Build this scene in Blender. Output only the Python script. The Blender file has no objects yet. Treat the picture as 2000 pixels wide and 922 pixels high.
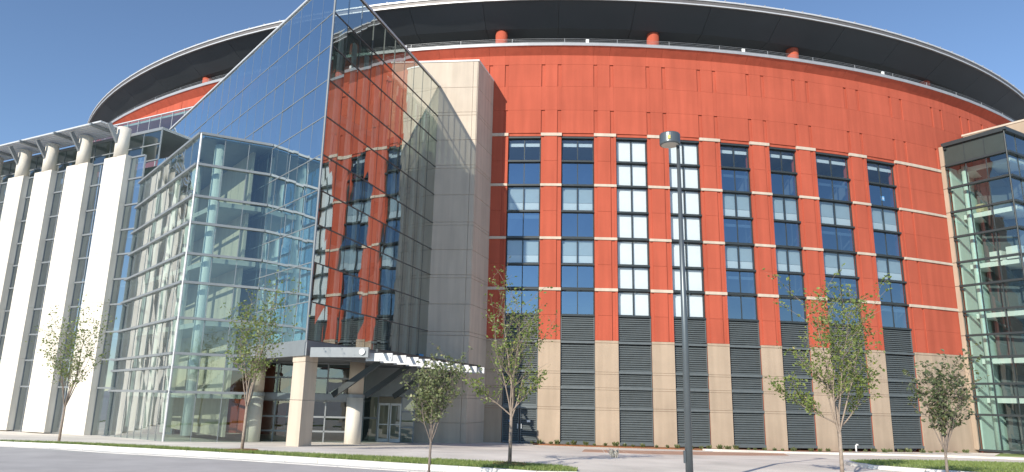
import bpy, math, random
from mathutils import Vector, Matrix
random.seed(11)
sc = bpy.context.scene
col = sc.collection
R_ = math.radians
E = 2.7                                     # eye height above the base of the drum

# ------------------------------------------------------------------ camera
cam_d = bpy.data.cameras.new('camera'); cam = bpy.data.objects.new('camera', cam_d); col.objects.link(cam)
cam_d.sensor_width = 36; cam_d.lens = 25.0; cam_d.clip_start = 0.1; cam_d.clip_end = 6000
th, ro = R_(13.0), R_(1.25)
r0 = Vector((1, 0, 0)); u0 = Vector((0, -math.sin(th), math.cos(th))); f0 = Vector((0, math.cos(th), math.sin(th)))
rr = r0*math.cos(ro)+u0*math.sin(ro); uu = -r0*math.sin(ro)+u0*math.cos(ro)
cam.matrix_world = Matrix(((rr.x, uu.x, -f0.x, 0), (rr.y, uu.y, -f0.y, 0), (rr.z, uu.z, -f0.z, E), (0, 0, 0, 1)))
sc.camera = cam
sc.render.resolution_x, sc.render.resolution_y = 1024, 472

# ------------------------------------------------------------------ sky, sun, exposure
SUN_AZ, SUN_EL = 212.0, 25.0                # where the sun stands: azimuth from +Y towards +X
w = bpy.data.worlds.new('World'); sc.world = w; w.use_nodes = True
nt = w.node_tree; bg = nt.nodes['Background']
sky = nt.nodes.new('ShaderNodeTexSky'); sky.sky_type = 'NISHITA'; sky.sun_disc = False
sky.sun_elevation = R_(SUN_EL); sky.sun_rotation = R_(SUN_AZ)
sky.altitude = 1600; sky.air_density = 1.0; sky.dust_density = 0.0; sky.ozone_density = 2.6
nt.links.new(sky.outputs[0], bg.inputs[0]); bg.inputs[1].default_value = 0.122
sun_d = bpy.data.lights.new('sun', 'SUN'); sun = bpy.data.objects.new('sun', sun_d); col.objects.link(sun)
sun_d.energy = 3.7; sun_d.angle = R_(0.5); sun_d.color = (1.0, 0.93, 0.82)
az, el = R_(SUN_AZ), R_(SUN_EL)
sd = Vector((math.sin(az)*math.cos(el), math.cos(az)*math.cos(el), math.sin(el)))
sun.rotation_euler = sd.to_track_quat('Z', 'Y').to_euler(); sun.location = sd*200
vs = sc.view_settings; vs.view_transform = 'Standard'; vs.look = 'None'; vs.exposure = 0.55; vs.gamma = 1.0
vs.use_curve_mapping = False
sc.render.engine = 'CYCLES'
sc.cycles.max_bounces = 10; sc.cycles.transparent_max_bounces = 24; sc.cycles.glossy_bounces = 5

# ------------------------------------------------------------------ materials
def base_mat(name):
    m = bpy.data.materials.new(name); m.use_nodes = True
    return m, m.node_tree.nodes, m.node_tree.links, m.node_tree.nodes['Principled BSDF']

def solid(name, c, rough=0.7, metal=0.0, var=0.10, scale=3.0, bump=0.0, bscale=60.0, stain=0.0, spec=0.4):
    """plain surface: base colour with fine grain, slow unevenness, optional vertical weather streaks and relief"""
    m, N, L, P = base_mat(name)
    tc = N.new('ShaderNodeTexCoord'); geo = N.new('ShaderNodeNewGeometry')
    n1 = N.new('ShaderNodeTexNoise'); n1.inputs['Scale'].default_value = scale; n1.inputs['Detail'].default_value = 8
    L.new(geo.outputs['Position'], n1.inputs['Vector'])
    n2 = N.new('ShaderNodeTexNoise'); n2.inputs['Scale'].default_value = bscale; n2.inputs['Detail'].default_value = 4
    L.new(geo.outputs['Position'], n2.inputs['Vector'])
    add = N.new('ShaderNodeMath'); add.operation = 'ADD'
    L.new(n1.outputs[0], add.inputs[0])
    mul = N.new('ShaderNodeMath'); mul.operation = 'MULTIPLY'; mul.inputs[1].default_value = 0.5
    L.new(n2.outputs[0], mul.inputs[0]); L.new(mul.outputs[0], add.inputs[1])
    mr = N.new('ShaderNodeMapRange'); mr.inputs[1].default_value = 0.45; mr.inputs[2].default_value = 1.05
    mr.inputs[3].default_value = 1-var; mr.inputs[4].default_value = 1+var
    L.new(add.outputs[0], mr.inputs[0]); fac = mr.outputs[0]
    oi = N.new('ShaderNodeObjectInfo')
    mo = N.new('ShaderNodeMapRange'); mo.inputs[3].default_value = 1-var*0.35; mo.inputs[4].default_value = 1+var*0.35
    L.new(oi.outputs['Random'], mo.inputs[0])
    m2 = N.new('ShaderNodeMath'); m2.operation = 'MULTIPLY'; L.new(fac, m2.inputs[0]); L.new(mo.outputs[0], m2.inputs[1]); fac = m2.outputs[0]
    if stain:
        mp = N.new('ShaderNodeMapping'); mp.inputs['Scale'].default_value = (1.6, 1.6, 0.12)
        L.new(geo.outputs['Position'], mp.inputs['Vector'])
        n3 = N.new('ShaderNodeTexNoise'); n3.inputs['Scale'].default_value = 1.5; n3.inputs['Detail'].default_value = 6
        L.new(mp.outputs[0], n3.inputs['Vector'])
        m3 = N.new('ShaderNodeMapRange'); m3.inputs[1].default_value = 0.35; m3.inputs[2].default_value = 0.7
        m3.inputs[3].default_value = 1-stain; m3.inputs[4].default_value = 1+stain*0.3
        L.new(n3.outputs[0], m3.inputs[0])
        m4 = N.new('ShaderNodeMath'); m4.operation = 'MULTIPLY'; L.new(fac, m4.inputs[0]); L.new(m3.outputs[0], m4.inputs[1]); fac = m4.outputs[0]
    vm = N.new('ShaderNodeVectorMath'); vm.operation = 'SCALE'; vm.inputs[0].default_value = c; L.new(fac, vm.inputs['Scale'])
    L.new(vm.outputs[0], P.inputs['Base Color'])
    P.inputs['Roughness'].default_value = rough; P.inputs['Metallic'].default_value = metal
    P.inputs['Specular IOR Level'].default_value = spec
    if bump:
        b = N.new('ShaderNodeBump'); b.inputs['Strength'].default_value = bump; b.inputs['Distance'].default_value = 0.01
        L.new(n2.outputs[0], b.inputs['Height']); L.new(b.outputs[0], P.inputs['Normal'])
    return m

def glass(name, tint, refl, rtint=(0.9, 0.95, 1.0), wave=0.0, rough=0.0):
    """architectural glazing: tinted see-through sheet with a coated, slightly uneven reflection"""
    m, N, L, P = base_mat(name); N.remove(P)
    out = N['Material Output']
    tr = N.new('ShaderNodeBsdfTransparent'); tr.inputs[0].default_value = (*tint, 1)
    gl = N.new('ShaderNodeBsdfGlossy'); gl.inputs[0].default_value = (*rtint, 1); gl.inputs['Roughness'].default_value = rough
    lw = N.new('ShaderNodeLayerWeight'); pw_ = N.new('ShaderNodeMath'); pw_.operation = 'POWER'; pw_.inputs[1].default_value = 4.0
    L.new(lw.outputs['Facing'], pw_.inputs[0])                  # same from both sides of the sheet
    ad = N.new('ShaderNodeMath'); ad.operation = 'ADD'; ad.use_clamp = True; ad.inputs[1].default_value = refl+0.04
    L.new(pw_.outputs[0], ad.inputs[0])
    mx = N.new('ShaderNodeMixShader'); L.new(ad.outputs[0], mx.inputs[0]); L.new(tr.outputs[0], mx.inputs[1]); L.new(gl.outputs[0], mx.inputs[2])
    if wave:
        geo = N.new('ShaderNodeNewGeometry')
        n = N.new('ShaderNodeTexNoise'); n.inputs['Scale'].default_value = 0.55; n.inputs['Detail'].default_value = 1
        L.new(geo.outputs['Position'], n.inputs['Vector'])
        b = N.new('ShaderNodeBump'); b.inputs['Strength'].default_value = wave; b.inputs['Distance'].default_value = 0.05
        L.new(n.outputs[0], b.inputs['Height']); L.new(b.outputs[0], gl.inputs['Normal'])
    L.new(mx.outputs[0], out.inputs[0])
    return m

def leafmat(name, c1, c2, c3=None, t=0.35):
    m, N, L, P = base_mat(name); out = N['Material Output']
    geo = N.new('ShaderNodeNewGeometry')
    n = N.new('ShaderNodeTexNoise'); n.inputs['Scale'].default_value = 7; n.inputs['Detail'].default_value = 6
    L.new(geo.outputs['Position'], n.inputs['Vector'])
    cr = N.new('ShaderNodeValToRGB'); cr.color_ramp.elements[0].position = 0.36; cr.color_ramp.elements[1].position = 0.62
    cr.color_ramp.elements[0].color = (*c1, 1); cr.color_ramp.elements[1].color = (*c2, 1)
    if c3:
        e = cr.color_ramp.elements.new(0.70); e.color = (*c3, 1)
    L.new(n.outputs[0], cr.inputs[0]); L.new(cr.outputs[0], P.inputs['Base Color'])
    P.inputs['Roughness'].default_value = 0.45
    tl = N.new('ShaderNodeBsdfTranslucent'); L.new(cr.outputs[0], tl.inputs[0])
    mx = N.new('ShaderNodeMixShader'); mx.inputs[0].default_value = t
    L.new(P.outputs[0], mx.inputs[1]); L.new(tl.outputs[0], mx.inputs[2]); L.new(mx.outputs[0], out.inputs[0])
    return m

M = dict(
    red=solid('red_precast', (0.47, 0.106, 0.062), 0.85, var=0.08, scale=0.5, bump=0.45, bscale=45, stain=0.12, spec=0.2),
    cream=solid('cream_precast', (0.44, 0.345, 0.255), 0.85, var=0.09, scale=0.8, bump=0.45, bscale=50, stain=0.12, spec=0.2),
    pale=solid('pale_precast', (0.60, 0.51, 0.41), 0.85, var=0.08, scale=0.7, bump=0.4, bscale=50, stain=0.13, spec=0.2),
    white_precast=solid('white_precast', (0.74, 0.69, 0.60), 0.85, var=0.08, scale=0.7, bump=0.3, bscale=50, stain=0.13, spec=0.2),
    dark=solid('dark_mullion', (0.045, 0.055, 0.058), 0.45, metal=0.2, var=0.1),
    frame=solid('atrium_frame', (0.10, 0.105, 0.10), 0.45, metal=0.2, var=0.08),
    grey=solid('grey_metal', (0.25, 0.27, 0.28), 0.45, metal=0.3, var=0.08),
    lightmetal=solid('light_metal', (0.62, 0.63, 0.63), 0.4, metal=0.2, var=0.06),
    coping=solid('coping_metal', (0.36, 0.37, 0.38), 0.5, metal=0.2, var=0.08),
    louver=solid('louver_metal', (0.13, 0.15, 0.155), 0.5, metal=0.2, var=0.10),
    black=solid('dark_void', (0.012, 0.013, 0.014), 0.9, var=0.1),
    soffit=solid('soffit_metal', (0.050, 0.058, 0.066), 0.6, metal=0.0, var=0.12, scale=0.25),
    fascia=solid('fascia_metal', (0.16, 0.15, 0.145), 0.5, metal=0.2, var=0.1),
    white=solid('white_paint', (0.80, 0.80, 0.77), 0.6, var=0.04),
    blind=solid('blind_fabric', (0.82, 0.83, 0.80), 0.8, var=0.03),
    blind2=solid('blind_shade', (0.50, 0.56, 0.57), 0.8, var=0.04),
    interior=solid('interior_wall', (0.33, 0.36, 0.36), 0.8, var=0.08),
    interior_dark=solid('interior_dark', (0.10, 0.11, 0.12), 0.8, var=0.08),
    steel=solid('painted_steel', (0.62, 0.63, 0.56), 0.5, var=0.06),
    teal=solid('pale_teal_wall', (0.62, 0.74, 0.68), 0.7, var=0.06),
    slab=solid('slab_edge', (0.45, 0.45, 0.42), 0.8, var=0.06),
    card=solid('cardboard', (0.55, 0.45, 0.28), 0.8, var=0.1),
    concrete=solid('plaza_concrete', (0.74, 0.68, 0.60), 0.9, var=0.24, scale=0.45, bump=0.2, bscale=30, spec=0.15),
    kerb=solid('kerb_concrete', (0.78, 0.75, 0.69), 0.9, var=0.12, scale=1.5, bump=0.3, bscale=30, spec=0.15),
    asphalt=solid('road_surface', (0.50, 0.475, 0.455), 0.9, var=0.16, scale=0.8, bump=0.4, bscale=40, spec=0.2),
    paver=solid('red_paver', (0.52, 0.33, 0.24), 0.9, var=0.15, scale=2.0, bump=0.3, bscale=25, spec=0.15),
    mulch=solid('bark_mulch', (0.30, 0.13, 0.06), 0.95, var=0.5, scale=14, bump=1.0, bscale=25),
    soil=solid('turf_base', (0.20, 0.26, 0.08), 0.95, var=0.3, scale=2.5, bump=0.6, bscale=40),
    grass=leafmat('grass_blade', (0.16, 0.24, 0.06), (0.32, 0.38, 0.12), t=0.3),
    bark=solid('young_bark', (0.30, 0.24, 0.19), 0.9, var=0.3, scale=12, bump=0.6, bscale=50),
    bark2=solid('grey_bark', (0.22, 0.18, 0.15), 0.9, var=0.3, scale=12, bump=0.6, bscale=50),
    leaf1=leafmat('leaf_green', (0.12, 0.18, 0.04), (0.26, 0.32, 0.09), (0.48, 0.42, 0.10)),
    leaf2=leafmat('leaf_dark', (0.06, 0.085, 0.04), (0.14, 0.17, 0.07), (0.26, 0.14, 0.07), t=0.2),
    leaf3=leafmat('leaf_grey_green', (0.10, 0.13, 0.05), (0.22, 0.25, 0.11), (0.34, 0.30, 0.12), t=0.25),
    lamp=solid('lamp_enamel', (0.12, 0.14, 0.15), 0.35, metal=0.4, var=0.08),
    lens=solid('lamp_lens', (0.55, 0.52, 0.45), 0.3, var=0.05),
    yellow=solid('yellow_sticker', (0.75, 0.60, 0.10), 0.5, var=0.03),
    blue=solid('blue_sign', (0.12, 0.35, 0.65), 0.5, var=0.03),
    g_win=glass('window_glass', (0.30, 0.38, 0.44), 0.28, (0.64, 0.82, 1.0), wave=0.10),
    g_blind=glass('blind_window_glass', (0.86, 0.90, 0.92), 0.03, (0.85, 0.93, 1.0), wave=0.10),
    g_half=glass('half_blind_glass', (0.66, 0.74, 0.78), 0.10, (0.85, 0.93, 1.0), wave=0.10),
    g_blue=glass('atrium_glass_blue', (0.17, 0.21, 0.23), 0.60, (0.86, 0.95, 1.0), wave=0.12),
    g_mirror=glass('atrium_glass_mirror', (0.56, 0.63, 0.60), 0.34, (0.92, 0.96, 0.95), wave=0.15),
    g_clear=glass('curtain_glass_clear', (0.62, 0.74, 0.70), 0.10, (0.90, 0.96, 1.0), wave=0.10),
    g_pilaster=glass('pilaster_wing_glass', (0.5, 0.58, 0.6), 0.38, (0.88, 0.95, 1.0), wave=0.10),
    g_tower=glass('tower_glass', (0.74, 0.86, 0.82), 0.10, (0.85, 0.93, 1.0), wave=0.10),
)

# ------------------------------------------------------------------ mesh helpers
class MB:
    def __init__(s): s.v = []; s.f = []
    def hexa(s, p):                         # 8 points: bottom ring 0-3, top ring 4-7
        n = len(s.v); s.v += [tuple(q) for q in p]
        s.f += [tuple(n+i for i in q) for q in ((0, 3, 2, 1), (4, 5, 6, 7), (0, 1, 5, 4), (1, 2, 6, 5), (2, 3, 7, 6), (3, 0, 4, 7))]
        return s
    def box(s, x0, x1, y0, y1, z0, z1):
        return s.hexa([(x0, y0, z0), (x1, y0, z0), (x1, y1, z0), (x0, y1, z0), (x0, y0, z1), (x1, y0, z1), (x1, y1, z1), (x0, y1, z1)])
    def quad(s, a, b, c, d):
        n = len(s.v); s.v += [tuple(a), tuple(b), tuple(c), tuple(d)]; s.f.append((n, n+1, n+2, n+3)); return s
    def prism(s, poly, z0, z1):             # poly: list of (x, y); counter-clockwise
        n = len(s.v); k = len(poly)
        s.v += [(x, y, z0) for x, y in poly]+[(x, y, z1) for x, y in poly]
        s.f.append(tuple(n+i for i in reversed(range(k)))); s.f.append(tuple(n+k+i for i in range(k)))
        for i in range(k):
            j = (i+1) % k; s.f.append((n+i, n+j, n+k+j, n+k+i))
        return s
    def wedge(s, t0, t1, ra, rb, z0, z1, n=1):   # ring piece about the origin; angles in degrees from -Y towards +X
        for i in range(n):
            a, b = R_(t0+(t1-t0)*i/n), R_(t0+(t1-t0)*(i+1)/n)
            P = lambda t, r, z: (r*math.sin(t), -r*math.cos(t), z)
            s.hexa([P(a, rb, z0), P(b, rb, z0), P(b, ra, z0), P(a, ra, z0), P(a, rb, z1), P(b, rb, z1), P(b, ra, z1), P(a, ra, z1)])
        return s
    def bar(s, a, b, wd, hd, up=(0, 0, 1)):
        a, b = Vector(a), Vector(b); d = (b-a).normalized(); up = Vector(up)
        sx = d.cross(up)
        if sx.length < 1e-4: sx = d.cross(Vector((0, 1, 0)))
        sx.normalize(); uy = sx.cross(d).normalized()
        sx *= wd/2; uy *= hd/2
        return s.hexa([a-sx-uy, a+sx-uy, b+sx-uy, b-sx-uy, a-sx+uy, a+sx+uy, b+sx+uy, b-sx+uy])
    def tube(s, pts, rad, n=6, cap=True):
        base = len(s.v); m = len(pts)
        for i, p in enumerate(pts):
            p = Vector(p)
            d = (Vector(pts[min(i+1, m-1)])-Vector(pts[max(i-1, 0)]))
            d = d.normalized() if d.length > 1e-9 else Vector((0, 0, 1))
            x = d.cross(Vector((0.31, 0.95, 0.05))); x.normalize(); y = d.cross(x)
            r = rad[i] if isinstance(rad, (list, tuple)) else rad
            for k in range(n):
                t = 2*math.pi*k/n; q = p+x*math.cos(t)*r+y*math.sin(t)*r; s.v.append(tuple(q))
        for i in range(m-1):
            for k in range(n):
                j = (k+1) % n; s.f.append((base+i*n+k, base+i*n+j, base+(i+1)*n+j, base+(i+1)*n+k))
        if cap:
            s.f.append(tuple(base+k for k in reversed(range(n)))); s.f.append(tuple(base+(m-1)*n+k for k in range(n)))
        return s
    def mesh(s, name, mat=None, smooth=False):
        me = bpy.data.meshes.new(name); me.from_pydata(s.v, [], s.f); me.update()
        if mat: me.materials.append(M[mat])
        if smooth:
            for p in me.polygons: p.use_smooth = True
        return me

def ob(name, me, parent=None, loc=(0, 0, 0), rz=0.0, world=True, **props):
    o = bpy.data.objects.new(name, me); col.objects.link(o)
    l = Vector(loc)
    if parent is not None:
        o.parent = parent
        if world:
            q = parent
            while q is not None: l = l-q.location; q = q.parent
    o.location = l; o.rotation_euler = (0, 0, rz)
    for k, v in props.items(): o[k] = v
    return o

def thing(name, label, cat, loc=(0, 0, 0), group=None):
    o = bpy.data.objects.new(name, None); col.objects.link(o); o.location = loc; o.empty_display_size = 0.5
    o['label'] = label; o['category'] = cat
    if group: o['group'] = group
    return o

def chamfer_wedge(t, ra, rb, z0, z1, c=0.006):
    """facade panel: ring piece t degrees wide about the origin, front edges chamfered"""
    m = MB(); a = R_(t/2)
    P = lambda th_, r, z: (r*math.sin(th_), -r*math.cos(th_), z)
    ca = c/rb
    q = [P(-a, ra, z0), P(a, ra, z0), P(a, ra, z1), P(-a, ra, z1),
         P(-a, rb-c, z0), P(a, rb-c, z0), P(a, rb-c, z1), P(-a, rb-c, z1),
         P(-a+ca, rb, z0+c), P(a-ca, rb, z0+c), P(a-ca, rb, z1-c), P(-a+ca, rb, z1-c)]
    m.v = q
    m.f = [(0, 3, 2, 1), (8, 9, 10, 11)]
    for i in range(4):
        j = (i+1) % 4
        m.f += [(i, j, 4+j, 4+i), (4+i, 4+j, 8+j, 8+i)]
    return m

def chamfer_box(wd, d, h, c=0.012):
    """panel in the XZ plane, x 0..wd, z 0..h, front at y=-d"""
    m = MB()
    m.v = [(0, 0, 0), (wd, 0, 0), (wd, 0, h), (0, 0, h), (0, -d+c, 0), (wd, -d+c, 0), (wd, -d+c, h), (0, -d+c, h),
           (c, -d, c), (wd-c, -d, c), (wd-c, -d, h-c), (c, -d, h-c)]
    m.f = [(0, 3, 2, 1), (8, 9, 10, 11)]
    for i in range(4):
        j = (i+1) % 4
        m.f += [(i, j, 4+j, 4+i), (4+i, 4+j, 8+j, 8+i)]
    return m

CACHE = {}
def cached(key, fn):
    if key not in CACHE: CACHE[key] = fn()
    return CACHE[key]

def U(a): a = R_(a); return Vector((math.sin(a), math.cos(a), 0))

# ------------------------------------------------------------------ ground
def gz(x, y):
    t = min(max((y-27)/19, 0), 1)
    return -1.95-0.70*t-0.01*min(max(x, 0), 45)+E

def lay(name, poly, lift, mat, thick=0.0, kind='structure', **props):
    """sheet that follows the fall of the ground; poly counter-clockwise"""
    import bmesh
    bm = bmesh.new(); vs_ = [bm.verts.new((x, y, 0)) for x, y in poly]; bm.faces.new(vs_)
    bmesh.ops.triangulate(bm, faces=bm.faces[:])
    for axis, cuts in (((0, 1, 0), (27, 46)), ((1, 0, 0), (0, 45))):
        for c in cuts:
            bmesh.ops.bisect_plane(bm, geom=bm.verts[:]+bm.edges[:]+bm.faces[:], plane_co=Vector(axis)*c, plane_no=axis)
    for v in bm.verts: v.co.z = gz(v.co.x, v.co.y)+lift
    bmesh.ops.recalc_face_normals(bm, faces=bm.faces[:])
    if sum(f.normal.z for f in bm.faces) < 0: bmesh.ops.reverse_faces(bm, faces=bm.faces[:])
    if thick:
        r = bmesh.ops.extrude_face_region(bm, geom=bm.faces[:])
        for v in [g for g in r['geom'] if isinstance(g, bmesh.types.BMVert)]: v.co.z -= 0
        low = set(v for v in bm.verts) - set(g for g in r['geom'] if isinstance(g, bmesh.types.BMVert))
        for v in low: v.co.z -= thick
        bmesh.ops.recalc_face_normals(bm, faces=bm.faces[:])
    me = bpy.data.meshes.new(name); bm.to_mesh(me); bm.free(); me.materials.append(M[mat])
    o = bpy.data.objects.new(name, me); col.objects.link(o); o['kind'] = kind
    for k, v in props.items(): o[k] = v
    return o

lay('ground', [(-2500, -2500), (2500, -2500), (2500, 2500), (-2500, 2500)], -0.13, 'asphalt')
strip_back = [(-60, 50.0), (-40, 39.9), (-25, 32.4), (-17.8, 29.1), (-13.72, 27.4), (-10.62, 26.3), (-7.73, 25.5), (-4.98, 24.8), (-2.33, 24.1), (0.16, 23.4), (1.6, 22.8), (2.1, 22.1)]
strip_front = [(2.0, 21.3), (0.87, 21.1), (-1.35, 21.95), (-3.77, 22.85), (-5.93, 23.75), (-8.31, 24.7), (-10.92, 25.6), (-13.78, 26.55), (-17.14, 28.1), (-21.0, 29.7), (-28, 33.1), (-42, 39.9), (-60, 48.7)]
# the plaza slabs lie behind the grass strip and run up to the buildings
lay('plaza', strip_back+[(2.0, 21.3), (2.6, 14), (60, 14), (60, 120), (-60, 120)], 0.0, 'concrete', 0.13)
lay('pavement', [(12.0, 43.2), (15.4, 44.3), (18.5, 45.3), (23, 46.6), (27.9, 47.0), (32.7, 46.9), (60, 50), (60, 56), (33, 51.6), (23, 48)], 0.10, 'concrete', 0.15)
def offset_line(pts, d):
    out = []
    for i, p in enumerate(pts):
        a = Vector(pts[max(i-1, 0)]); b = Vector(pts[min(i+1, len(pts)-1)]); t = (b-a).normalized(); out.append((p[0]-t.y*d, p[1]+t.x*d))
    return out
sf = strip_front
kf = offset_line(sf, 0.18)       # kerb stands on the road side of the strip
kf2 = offset_line(sf, 0.75)
lay('grass_verge', strip_back+sf, 0.02, 'soil', 0.15)
def ribbon(name, a, b, lift, mat, thick):
    """run of kerb or gutter between two lines, laid as separate cast lengths"""
    par = bpy.data.objects.new(name, None); col.objects.link(par); par['kind'] = 'structure'
    for i in range(len(a)-1):
        for s in range(2):
            f0_, f1_ = s/2+0.004, (s+1)/2-0.004
            L = lambda p, q, f: (p[0]+(q[0]-p[0])*f, p[1]+(q[1]-p[1])*f)
            q = [L(a[i], a[i+1], f0_), L(a[i], a[i+1], f1_), L(b[i], b[i+1], f1_), L(b[i], b[i+1], f0_)]
            m = MB(); P = [(x, y, gz(x, y)+lift-thick) for x, y in q]+[(x, y, gz(x, y)+lift) for x, y in q]
            m.hexa(P); ob('kerb_stone', m.mesh('kerb_stone', mat), par)
    return par
ribbon('street_kerb', sf, kf, 0.03, 'kerb', 0.2)
ribbon('street_gutter', kf, kf2, -0.118, 'kerb', 0.05)
# red paver apron where the drive crosses
def rows_of_pavers():
    par = bpy.data.objects.new('paver_apron', None); col.objects.link(par); par['kind'] = 'structure'
    a = [(3.4, 34.0), (6.6, 33.8), (9.5, 35.0), (12.3, 37.0), (15.0, 39.4)]
    b = [(4.0, 38.6), (7.0, 39.6), (10.2, 41.2), (12.8, 42.6), (16.5, 44.2)]
    for i in range(4):
        for s in range(3):
            for t in range(4):
                L = lambda p, q, f: Vector((p[0]+(q[0]-p[0])*f, p[1]+(q[1]-p[1])*f))
                c = []
                for fs, ft in ((s/3+.006, t/4+.006), ((s+1)/3-.006, t/4+.006), ((s+1)/3-.006, (t+1)/4-.006), (s/3+.006, (t+1)/4-.006)):
                    p = L(L(a[i], a[i+1], fs), L(b[i], b[i+1], fs), ft); c.append((p.x, p.y))
                m = MB().hexa([(x, y, gz(x, y)-0.14) for x, y in c]+[(x, y, gz(x, y)+0.006) for x, y in c])
                ob('paver', m.mesh('paver', 'paver'), par)
rows_of_pavers()
bed_front = [(1.6, 45.3), (4.5, 45.0), (8.0, 45.0), (11.9, 45.2), (15.4, 45.6), (18.5, 46.2), (23.0, 47.3), (27.0, 48.6), (31.5, 50.5)]
lay('planting_bed', bed_front+[(32.5, 53), (27, 50.5), (20, 48.6), (12, 47.2), (5, 46.95), (1.6, 47.2)], 0.06, 'mulch', 0.1)
bk = offset_line(bed_front[3:], -0.02); bk2 = offset_line(bed_front[3:], -0.42)
ribbon('bed_kerb', bk, bk2, 0.10, 'kerb', 0.3)
isl = [(13.0, 27.6), (13.0, 26.3), (14.4, 25.3), (16.5, 24.0), (28, 20.0), (34, 33), (27.2, 35.3), (25.2, 35.6), (20.5, 35.0), (16.3, 32.6), (13.9, 30.2)]
ki = isl[:]
lay('grass_island', isl, 0.10, 'soil', 0.1)
def closed(p): return p+[p[0]]
cen = Vector((20, 29))
outer = [(p[0]+(p[0]-cen.x)/math.hypot(p[0]-cen.x, p[1]-cen.y)*0.3, p[1]+(p[1]-cen.y)/math.hypot(p[0]-cen.x, p[1]-cen.y)*0.3) for p in isl]
ribbon('island_kerb', closed(outer), closed(isl), 0.12, 'kerb', 0.2)
lay('lawn_patch', [(31.7, 48.1), (36, 47.6), (44, 50.5), (44, 54), (36.2, 48.7), (34.0, 51.0)], 0.13, 'soil', 0.05)

def blades(name, poly, n, h0, h1, label, lift=0.02):
    xs = [p[0] for p in poly]; ys = [p[1] for p in poly]
    def inside(x, y):
        c = False; j = len(poly)-1
        for i in range(len(poly)):
            (xi, yi), (xj, yj) = poly[i], poly[j]
            if (yi > y) != (yj > y) and x < (xj-xi)*(y-yi)/(yj-yi)+xi: c = not c
            j = i
        return c
    v = []; f = []; k = 0
    while k < n:
        x, y = random.uniform(min(xs), max(xs)), random.uniform(min(ys), max(ys))
        if not inside(x, y): continue
        k += 1; z = gz(x, y)+lift; a = random.uniform(0, 6.28); h = random.uniform(h0, h1); wv = 0.012
        dx, dy = math.cos(a)*wv, math.sin(a)*wv; lx, ly = random.uniform(-.03, .03), random.uniform(-.03, .03)
        i = len(v); v += [(x-dx, y-dy, z), (x+dx, y+dy, z), (x+lx, y+ly, z+h)]; f.append((i, i+1, i+2))
    me = bpy.data.meshes.new(name); me.from_pydata(v, [], f); me.materials.append(M['grass'])
    o = bpy.data.objects.new(name, me); col.objects.link(o); o['kind'] = 'stuff'; o['label'] = label; o['category'] = 'grass'
near_strip = [p for p in strip_back if p[0] > -22]+[p for p in sf if p[0] > -22]
blades('grass', near_strip, 30000, 0.04, 0.10, 'mown green grass of the verge along the street kerb')
blades('grass', isl, 32000, 0.04, 0.09, 'mown green grass of the kerbed island at right', 0.10)

# ------------------------------------------------------------------ arena drum
C = Vector((5.87, 111.09, 0)); RD = 64.4
drum = thing('arena_building', 'round red precast arena drum under a wide dark overhanging roof', 'building', C)
def dob(name, me, ang=0.0, z=0.0, **p):
    o = bpy.data.objects.new(name, me); col.objects.link(o); o.parent = drum
    o.location = (0, 0, z); o.rotation_euler = (0, 0, R_(ang))
    for k, v in p.items(): o[k] = v
    return o
def sub(name, me, parent):
    o = bpy.data.objects.new(name, me); col.objects.link(o); o.parent = parent; return o

bays = [(-5.59, -3.57), (-2.27, -0.28), (1.09, 3.04), (4.38, 6.36), (7.71, 9.68), (11.03, 12.95), (14.35, 16.95), (18.36, 20.82)]
strings = [(18.03, 18.25), (14.38, 14.56), (10.64, 10.82), (7.16, 7.36)]
TOPZ = 24.98; COVE = 24.17
m = MB()
m.wedge(-120, 120, RD-0.7, RD-0.07, 18.05+E, COVE+.48+E, 90)                     # upper ring
m.wedge(-120, bays[0][0]-0.02, RD-0.7, RD-0.07, -0.6, 18.05+E, 50)
for i in range(7): m.wedge(bays[i][1]+0.02, bays[i+1][0]-0.02, RD-0.7, RD-0.07, -0.6, 18.05+E)
m.wedge(bays[7][1]+0.02, 120, RD-0.7, RD-0.07, -0.6, 18.05+E, 40)
dob('wall', m.mesh('wall', 'red'))

def panel(t0, t1, z0, z1, mat, name='panel', proud=0.0, gap=0.005, ra=None):
    """one precast panel: angles in degrees, heights above eye level"""
    gd = math.degrees(gap/RD); t = round((t1-t0)-2*gd, 3); h = round(z1-z0-2*gap, 3)
    key = ('pan', t, h, mat, proud, gap)
    n = 1
    me = cached(key, lambda: chamfer_wedge(t, RD-0.069, RD+proud, 0, h, min(gap, 0.006)).mesh(name, mat))
    return dob(name, me, (t0+t1)/2, z0+gap+E)

Ls = [b[1] for b in bays]                      # left edges of the pilasters
lefts = [-10.2, -6.92]+Ls+[24.95, 28.3, 31.2, 34.0, 36.8, 39.6, 42.4, 45.2, 48.0]
rows_up = [(18.25, 19.97, True), (19.97, 21.76, False), (21.76, 23.46, True), (23.46, COVE, False)]
for k in range(len(lefts)-1):
    L, nx = lefts[k], lefts[k+1]
    for z0, z1, groove in rows_up:
        gp_ = 0.005 if groove else 0.002
        panel(L+0.23, L+1.02, z0, z1, 'red', gap=gp_); panel(L+1.25, nx, z0, z1, 'red', gap=gp_)
        if not groove:
            panel(L, L+0.23, z0, z1, 'red', 'joint_panel', gap=0.002); panel(L+1.02, L+1.25, z0, z1, 'red', 'joint_panel', gap=0.002)
k = -62.0
while k < -12:
    for z0, z1, groove in rows_up[2:]: panel(k+0.02, k+3.31, z0, z1, 'red')
    k += 3.33
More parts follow.
